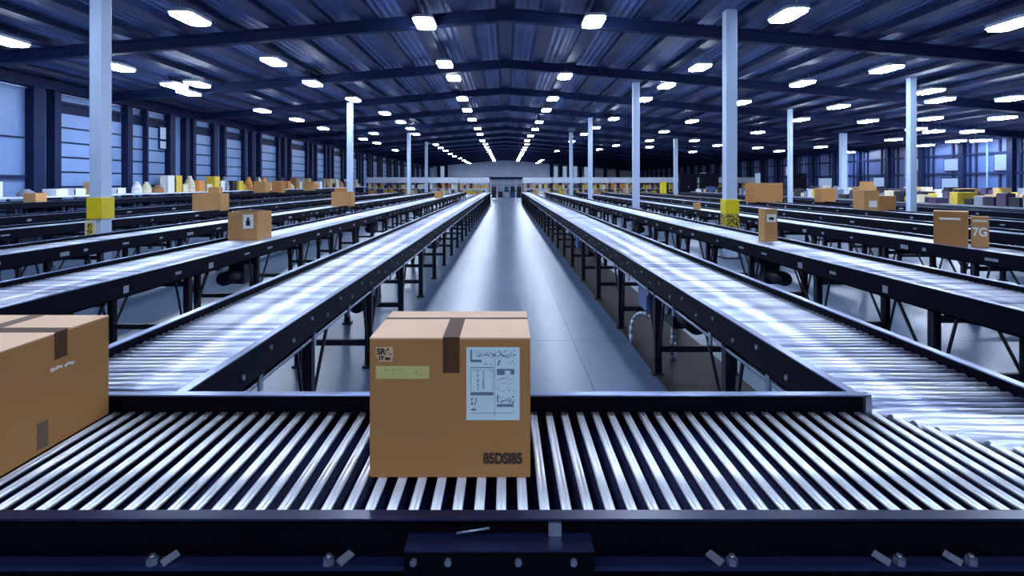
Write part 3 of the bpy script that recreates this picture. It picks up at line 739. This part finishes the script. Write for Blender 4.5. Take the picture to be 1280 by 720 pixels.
# ------------------------------------------------------------------ storage racks far back with parcels
parcel_meshes = {}
def parcel_mesh(col, w, d, h, kind):
    k = (col, w, d, h, kind)
    if k not in parcel_meshes:
        mb = MB()
        if kind == 'box':
            mb.box(-w / 2, w / 2, -d / 2, d / 2, 0, h); parcel_meshes[k] = mb.mesh('parcel', M['p_' + col], 0.008)
        elif kind == 'sack':
            for i in range(5):
                z0, z1 = h * i / 5, h * (i + 1) / 5; r = (1, 1.08, 1.04, 0.9, 0.55, 0.35)
                mb.tube((0, 0, z0), (0, 0, z1), w / 2 * r[i], 10, True, w / 2 * r[i + 1])
            parcel_meshes[k] = mb.mesh('parcel', M['p_' + col])
        else:   # tote: tapered open crate
            b = w / 2; c = w / 2 * 0.86
            mb.prism([(-c, -d * .43), (c, -d * .43), (c, d * .43), (-c, d * .43)], 0, 0.02)
            for (xa, xb, ya, yb) in ((-b, -b + .03, -d / 2, d / 2), (b - .03, b, -d / 2, d / 2), (-b, b, -d / 2, -d / 2 + .03), (-b, b, d / 2 - .03, d / 2)):
                mb.box(xa, xb, ya, yb, 0.02, h)
            mb.box(-b - .02, b + .02, -d / 2 - .02, -d / 2, h - .05, h)
            parcel_meshes[k] = mb.mesh('parcel', M['p_' + col])
    return parcel_meshes[k]
RY = 58.0
bayw = 2.92
bays = [(-14.0 + i * 3.1, 3.06) for i in range(4)] + [(1.75 + i * bayw, bayw - 0.04) for i in range(8)]
cols = ['yellow', 'tan', 'dark purple', 'cream', 'brown', 'yellow', 'black', 'orange', 'tan', 'white', 'yellow', 'dark purple']
rnd = random.Random(11)
for bi, (x0, w) in enumerate(bays):
    nm = ordn(bi + 1)
    t = thing('storage_rack', 'low white-topped storage rack full of parcels, %s bay from the left' % nm, 'rack', (x0 + w / 2, RY + 0.5, 0), 0, 'storage racks across the hall')
    for sx in (-1, 1):
        for sy_ in (-0.48, 0.48):
            MB().box(sx * w / 2 - 0.05 * (sx > 0), sx * w / 2 + 0.05 * (sx < 0), sy_ - 0.03, sy_ + 0.03, 0, 1.62).build('upright', M['leg'], t)
    for z in (0.42, 1.02):
        MB().box(-w / 2 + 0.05, w / 2 - 0.05, -0.5, 0.5, z, z + 0.04).build('shelf', M['white'], t)
    MB().box(-w / 2, w / 2, -0.52, 0.5, 1.62, 2.18).build('top_panel', M['white'], t, 0.01)
    for lv, z in (('lower', 0.46), ('upper', 1.06)):
        n = 9
        for i in range(n):
            col = cols[rnd.randrange(len(cols))]
            pw = (w - 0.2) / n * rnd.choice((0.7, 0.82, 0.92)); ph = rnd.choice((0.38, 0.45, 0.52))
            pw = round(pw, 2)
            kind = rnd.choice(('box', 'box', 'sack'))
            o = put('parcel', parcel_mesh(col, pw, 0.5, ph, kind), None, (x0 + 0.1 + (w - 0.2) * (i + 0.5) / n, RY + 0.32, z))
            tag(o, '%s parcel, %s from left on the %s shelf of the %s rack bay' % (col, ordn(i + 1), lv, nm), 'parcel', 'parcels on the storage racks')
# roll cages in the aisle gap at the far end
for i in range(5):
    t = thing('roll_cage', 'dark roll cage at the far end of the aisle, %s from the left' % ordn(i + 1), 'roll cage', (-1.15 + i * 0.62, 57.0 + (i % 2) * 0.9, 0), 0, 'roll cages closing the far end of the aisle')
    mb = MB()
    for k in range(6):
        mb.tube((-0.25 + k * 0.1, -0.25, 0.2), (-0.25 + k * 0.1, -0.25, 1.9), 0.015, 6).tube((-0.25 + k * 0.1, 0.25, 0.2), (-0.25 + k * 0.1, 0.25, 1.9), 0.015, 6)
    for z in (0.2, 0.8, 1.4, 1.9):
        mb.box(-0.27, 0.27, -0.27, -0.23, z - .02, z + .02).box(-0.27, 0.27, 0.23, 0.27, z - .02, z + .02).box(-0.27, -0.23, -0.25, 0.25, z - .02, z + .02).box(0.23, 0.27, -0.25, 0.25, z - .02, z + .02)
    mb.build('cage', M['leg'], t)
    MB().box(-0.27, 0.27, -0.27, 0.27, 0.12, 0.17).build('base', M['zinc'], t)
    w_ = MB().tube((-0.02, 0, 0.06), (0.02, 0, 0.06), 0.06, 10).mesh('wheel', M['cabinet'])
    for sx in (-.2, .2):
        for sy_ in (-.2, .2): put('wheel', w_, t, (sx, sy_, 0))
    for k, z in enumerate((0.17, 0.86)):
        c_ = ('black', 'dark purple', 'white', 'blue', 'black')[(i + k) % 5]
        o = put('parcel', parcel_mesh(c_, 0.42, 0.42, 0.55, 'box'), None, (-1.15 + i * 0.62, 57.0 + (i % 2) * 0.9, z if k == 0 else 0.17 + 0.5501))
        tag(o, '%s parcel, %s one inside the %s roll cage from the left' % (c_, ('lower', 'upper')[k], ordn(i + 1)), 'parcel', 'parcels in the roll cages')

# ------------------------------------------------------------------ goods along the left wall on a bench
t = thing('packing_bench', 'long pale packing bench against the left wall', 'bench', (-14.42, 13.0, 0))
MB().box(-0.3, 0.3, 0, 46, 1.20, 1.25).build('bench_top', M['white'], t)
for i in range(24):
    MB().box(-0.28, -0.22, i * 1.98, i * 1.98 + 0.06, 0, 1.20).box(0.22, 0.28, i * 1.98, i * 1.98 + 0.06, 0, 1.20).build('leg', M['leg'], t)
y = 13.4; i = 0
rnd = random.Random(21)
lc = ['white', 'grey', 'white', 'blue', 'tan', 'orange', 'grey', 'cream', 'black', 'yellow', 'cream', 'olive', 'black', 'orange', 'tan', 'yellow', 'brown']
cntc = {}
while y < 57:
    c_ = lc[rnd.randrange(3) if y < 19 else rnd.randrange(len(lc))]
    w = rnd.choice((0.35, 0.45)); h = rnd.choice((0.22, 0.32, 0.45)) * (1 if y < 24 else 1.6)
    kind = rnd.choice(('box', 'sack', 'tote'))
    o = put('parcel', parcel_mesh(c_, w, 0.5, round(h, 2), kind), None, (-14.42 + rnd.uniform(-.04, .04), y, 1.25))
    cntc[c_] = cntc.get(c_, 0) + 1
    word = {'box': 'box', 'sack': 'bag', 'tote': 'crate'}[kind]; o.name = {'box': 'parcel', 'sack': 'goods_bag', 'tote': 'storage_crate'}[kind]
    tag(o, '%s %s on the left wall bench, %s %s item from the camera' % (c_, word, ordn(cntc[c_]), c_), word, 'goods on the left wall bench')
    y += rnd.uniform(0.75, 1.25) if y < 22 else rnd.uniform(0.56, 0.74); i += 1

# ------------------------------------------------------------------ goods on the right: tables with clutter
for ri, (X, y0, y1, z) in enumerate(((15.2, 16.0, 46.0, 0.95), (19.5, 17.0, 38.9, 0.98), (23.4, 19.0, 52.0, 1.02))):
    pos = ('nearest the conveyors', 'in the middle', 'nearest the right wall')[ri]
    t = thing('work_table', 'long dark work table in the right part of the hall, ' + pos, 'table', (X, y0, 0), 0, 'long work tables on the right')
    L = y1 - y0
    MB().box(-0.45, 0.45, 0, L, z - 0.05, z).build('table_top', M['pipe'], t)
    for i in range(int(L / 2.5) + 1):
        for s in (-1, 1): MB().box(s * 0.4 - 0.03, s * 0.4 + 0.03, min(i * 2.5, L - .06), min(i * 2.5 + 0.06, L), 0, z - 0.05).build('leg', M['leg'], t)
    y = y0 + 0.5; cntc = {}
    rc = ['black', 'black', 'white', 'blue', 'black', 'tan', 'black', 'grey', 'white', 'grey', 'dark purple', 'yellow', 'cream', 'black', 'dark purple']
    while y < y1 - 0.4:
        c_ = rc[rnd.randrange(len(rc))]; kind = rnd.choice(('box', 'sack', 'tote', 'box'))
        h = rnd.choice((0.2, 0.28, 0.4)); w = rnd.choice((0.3, 0.4, 0.6))
        o = put('parcel', parcel_mesh(c_, w, 0.34, h, kind if w < 0.36 else 'box' if kind == 'sack' else kind), None, (X + rnd.uniform(-.12, .12), y, z))
        kind = 'box' if (kind == 'sack' and w >= 0.36) else kind
        word = {'box': 'box', 'sack': 'bag', 'tote': 'crate'}[kind]; o.name = {'box': 'parcel', 'sack': 'goods_bag', 'tote': 'storage_crate'}[kind]
        cntc[c_] = cntc.get(c_, 0) + 1
        tag(o, '%s %s, %s %s item along the work table %s' % (c_, word, ordn(cntc[c_]), c_, pos), word, 'goods on the right work tables')
        y += rnd.uniform(0.40, 0.52)

def cabinet(X, Y, w, h, label):
    t = thing('storage_cabinet', label, 'cabinet', (X, Y, 0), 0, 'black cabinets behind the right conveyors')
    MB().box(-w / 2, w / 2, -0.25, 0.25, 0.05, h).build('body', M['cabinet'], t, 0.01)
    for s in (-1, 1):
        a, b = sorted((s * 0.01, s * (w / 2 - 0.03)))
        dd = MB().box(a, b, -0.27, -0.25, 0.12, h - 0.06).build('door', M['cabinet'], t, 0.005)
        MB().box(s * 0.05 - .01, s * 0.05 + .01, -0.295, -0.27, h * .5, h * .5 + 0.15).build('handle', M['zinc'], dd)
    MB().box(-w / 2 + .04, w / 2 - .04, -0.2, 0.2, 0, 0.05).build('plinth', M['leg'], t)
cabinet(20.0, 39.5, 1.05, 2.30, 'black cabinet behind the right conveyors, rightmost and nearest')
cabinet(17.4, 49.3, 1.5, 2.45, 'black cabinet behind the right conveyors, middle one')
cabinet(15.6, 49.3, 1.5, 2.42, 'black cabinet behind the right conveyors, leftmost one')

# ------------------------------------------------------------------ camera, world, view
cam = bpy.data.cameras.new('camera'); co = bpy.data.objects.new('camera', cam); C.objects.link(co)
co.location = (0, 0, CZ); co.rotation_euler = (PI / 2, 0, 0)
cam.sensor_width = 36; cam.lens = 36 * F / 1280; cam.shift_x = (640 - VX) / 1280; cam.shift_y = -(360 - VY) / 1280
cam.clip_start = 0.02; cam.clip_end = 400
S.camera = co
w = bpy.data.worlds.new('world'); S.world = w; w.use_nodes = True
w.node_tree.nodes['Background'].inputs[0].default_value = (0.02, 0.04, 0.12, 1)
S.view_settings.view_transform = 'Standard'; S.view_settings.look = 'None'; S.view_settings.gamma = 1
S.view_settings.use_curve_mapping = False; S.view_settings.exposure = 0.2
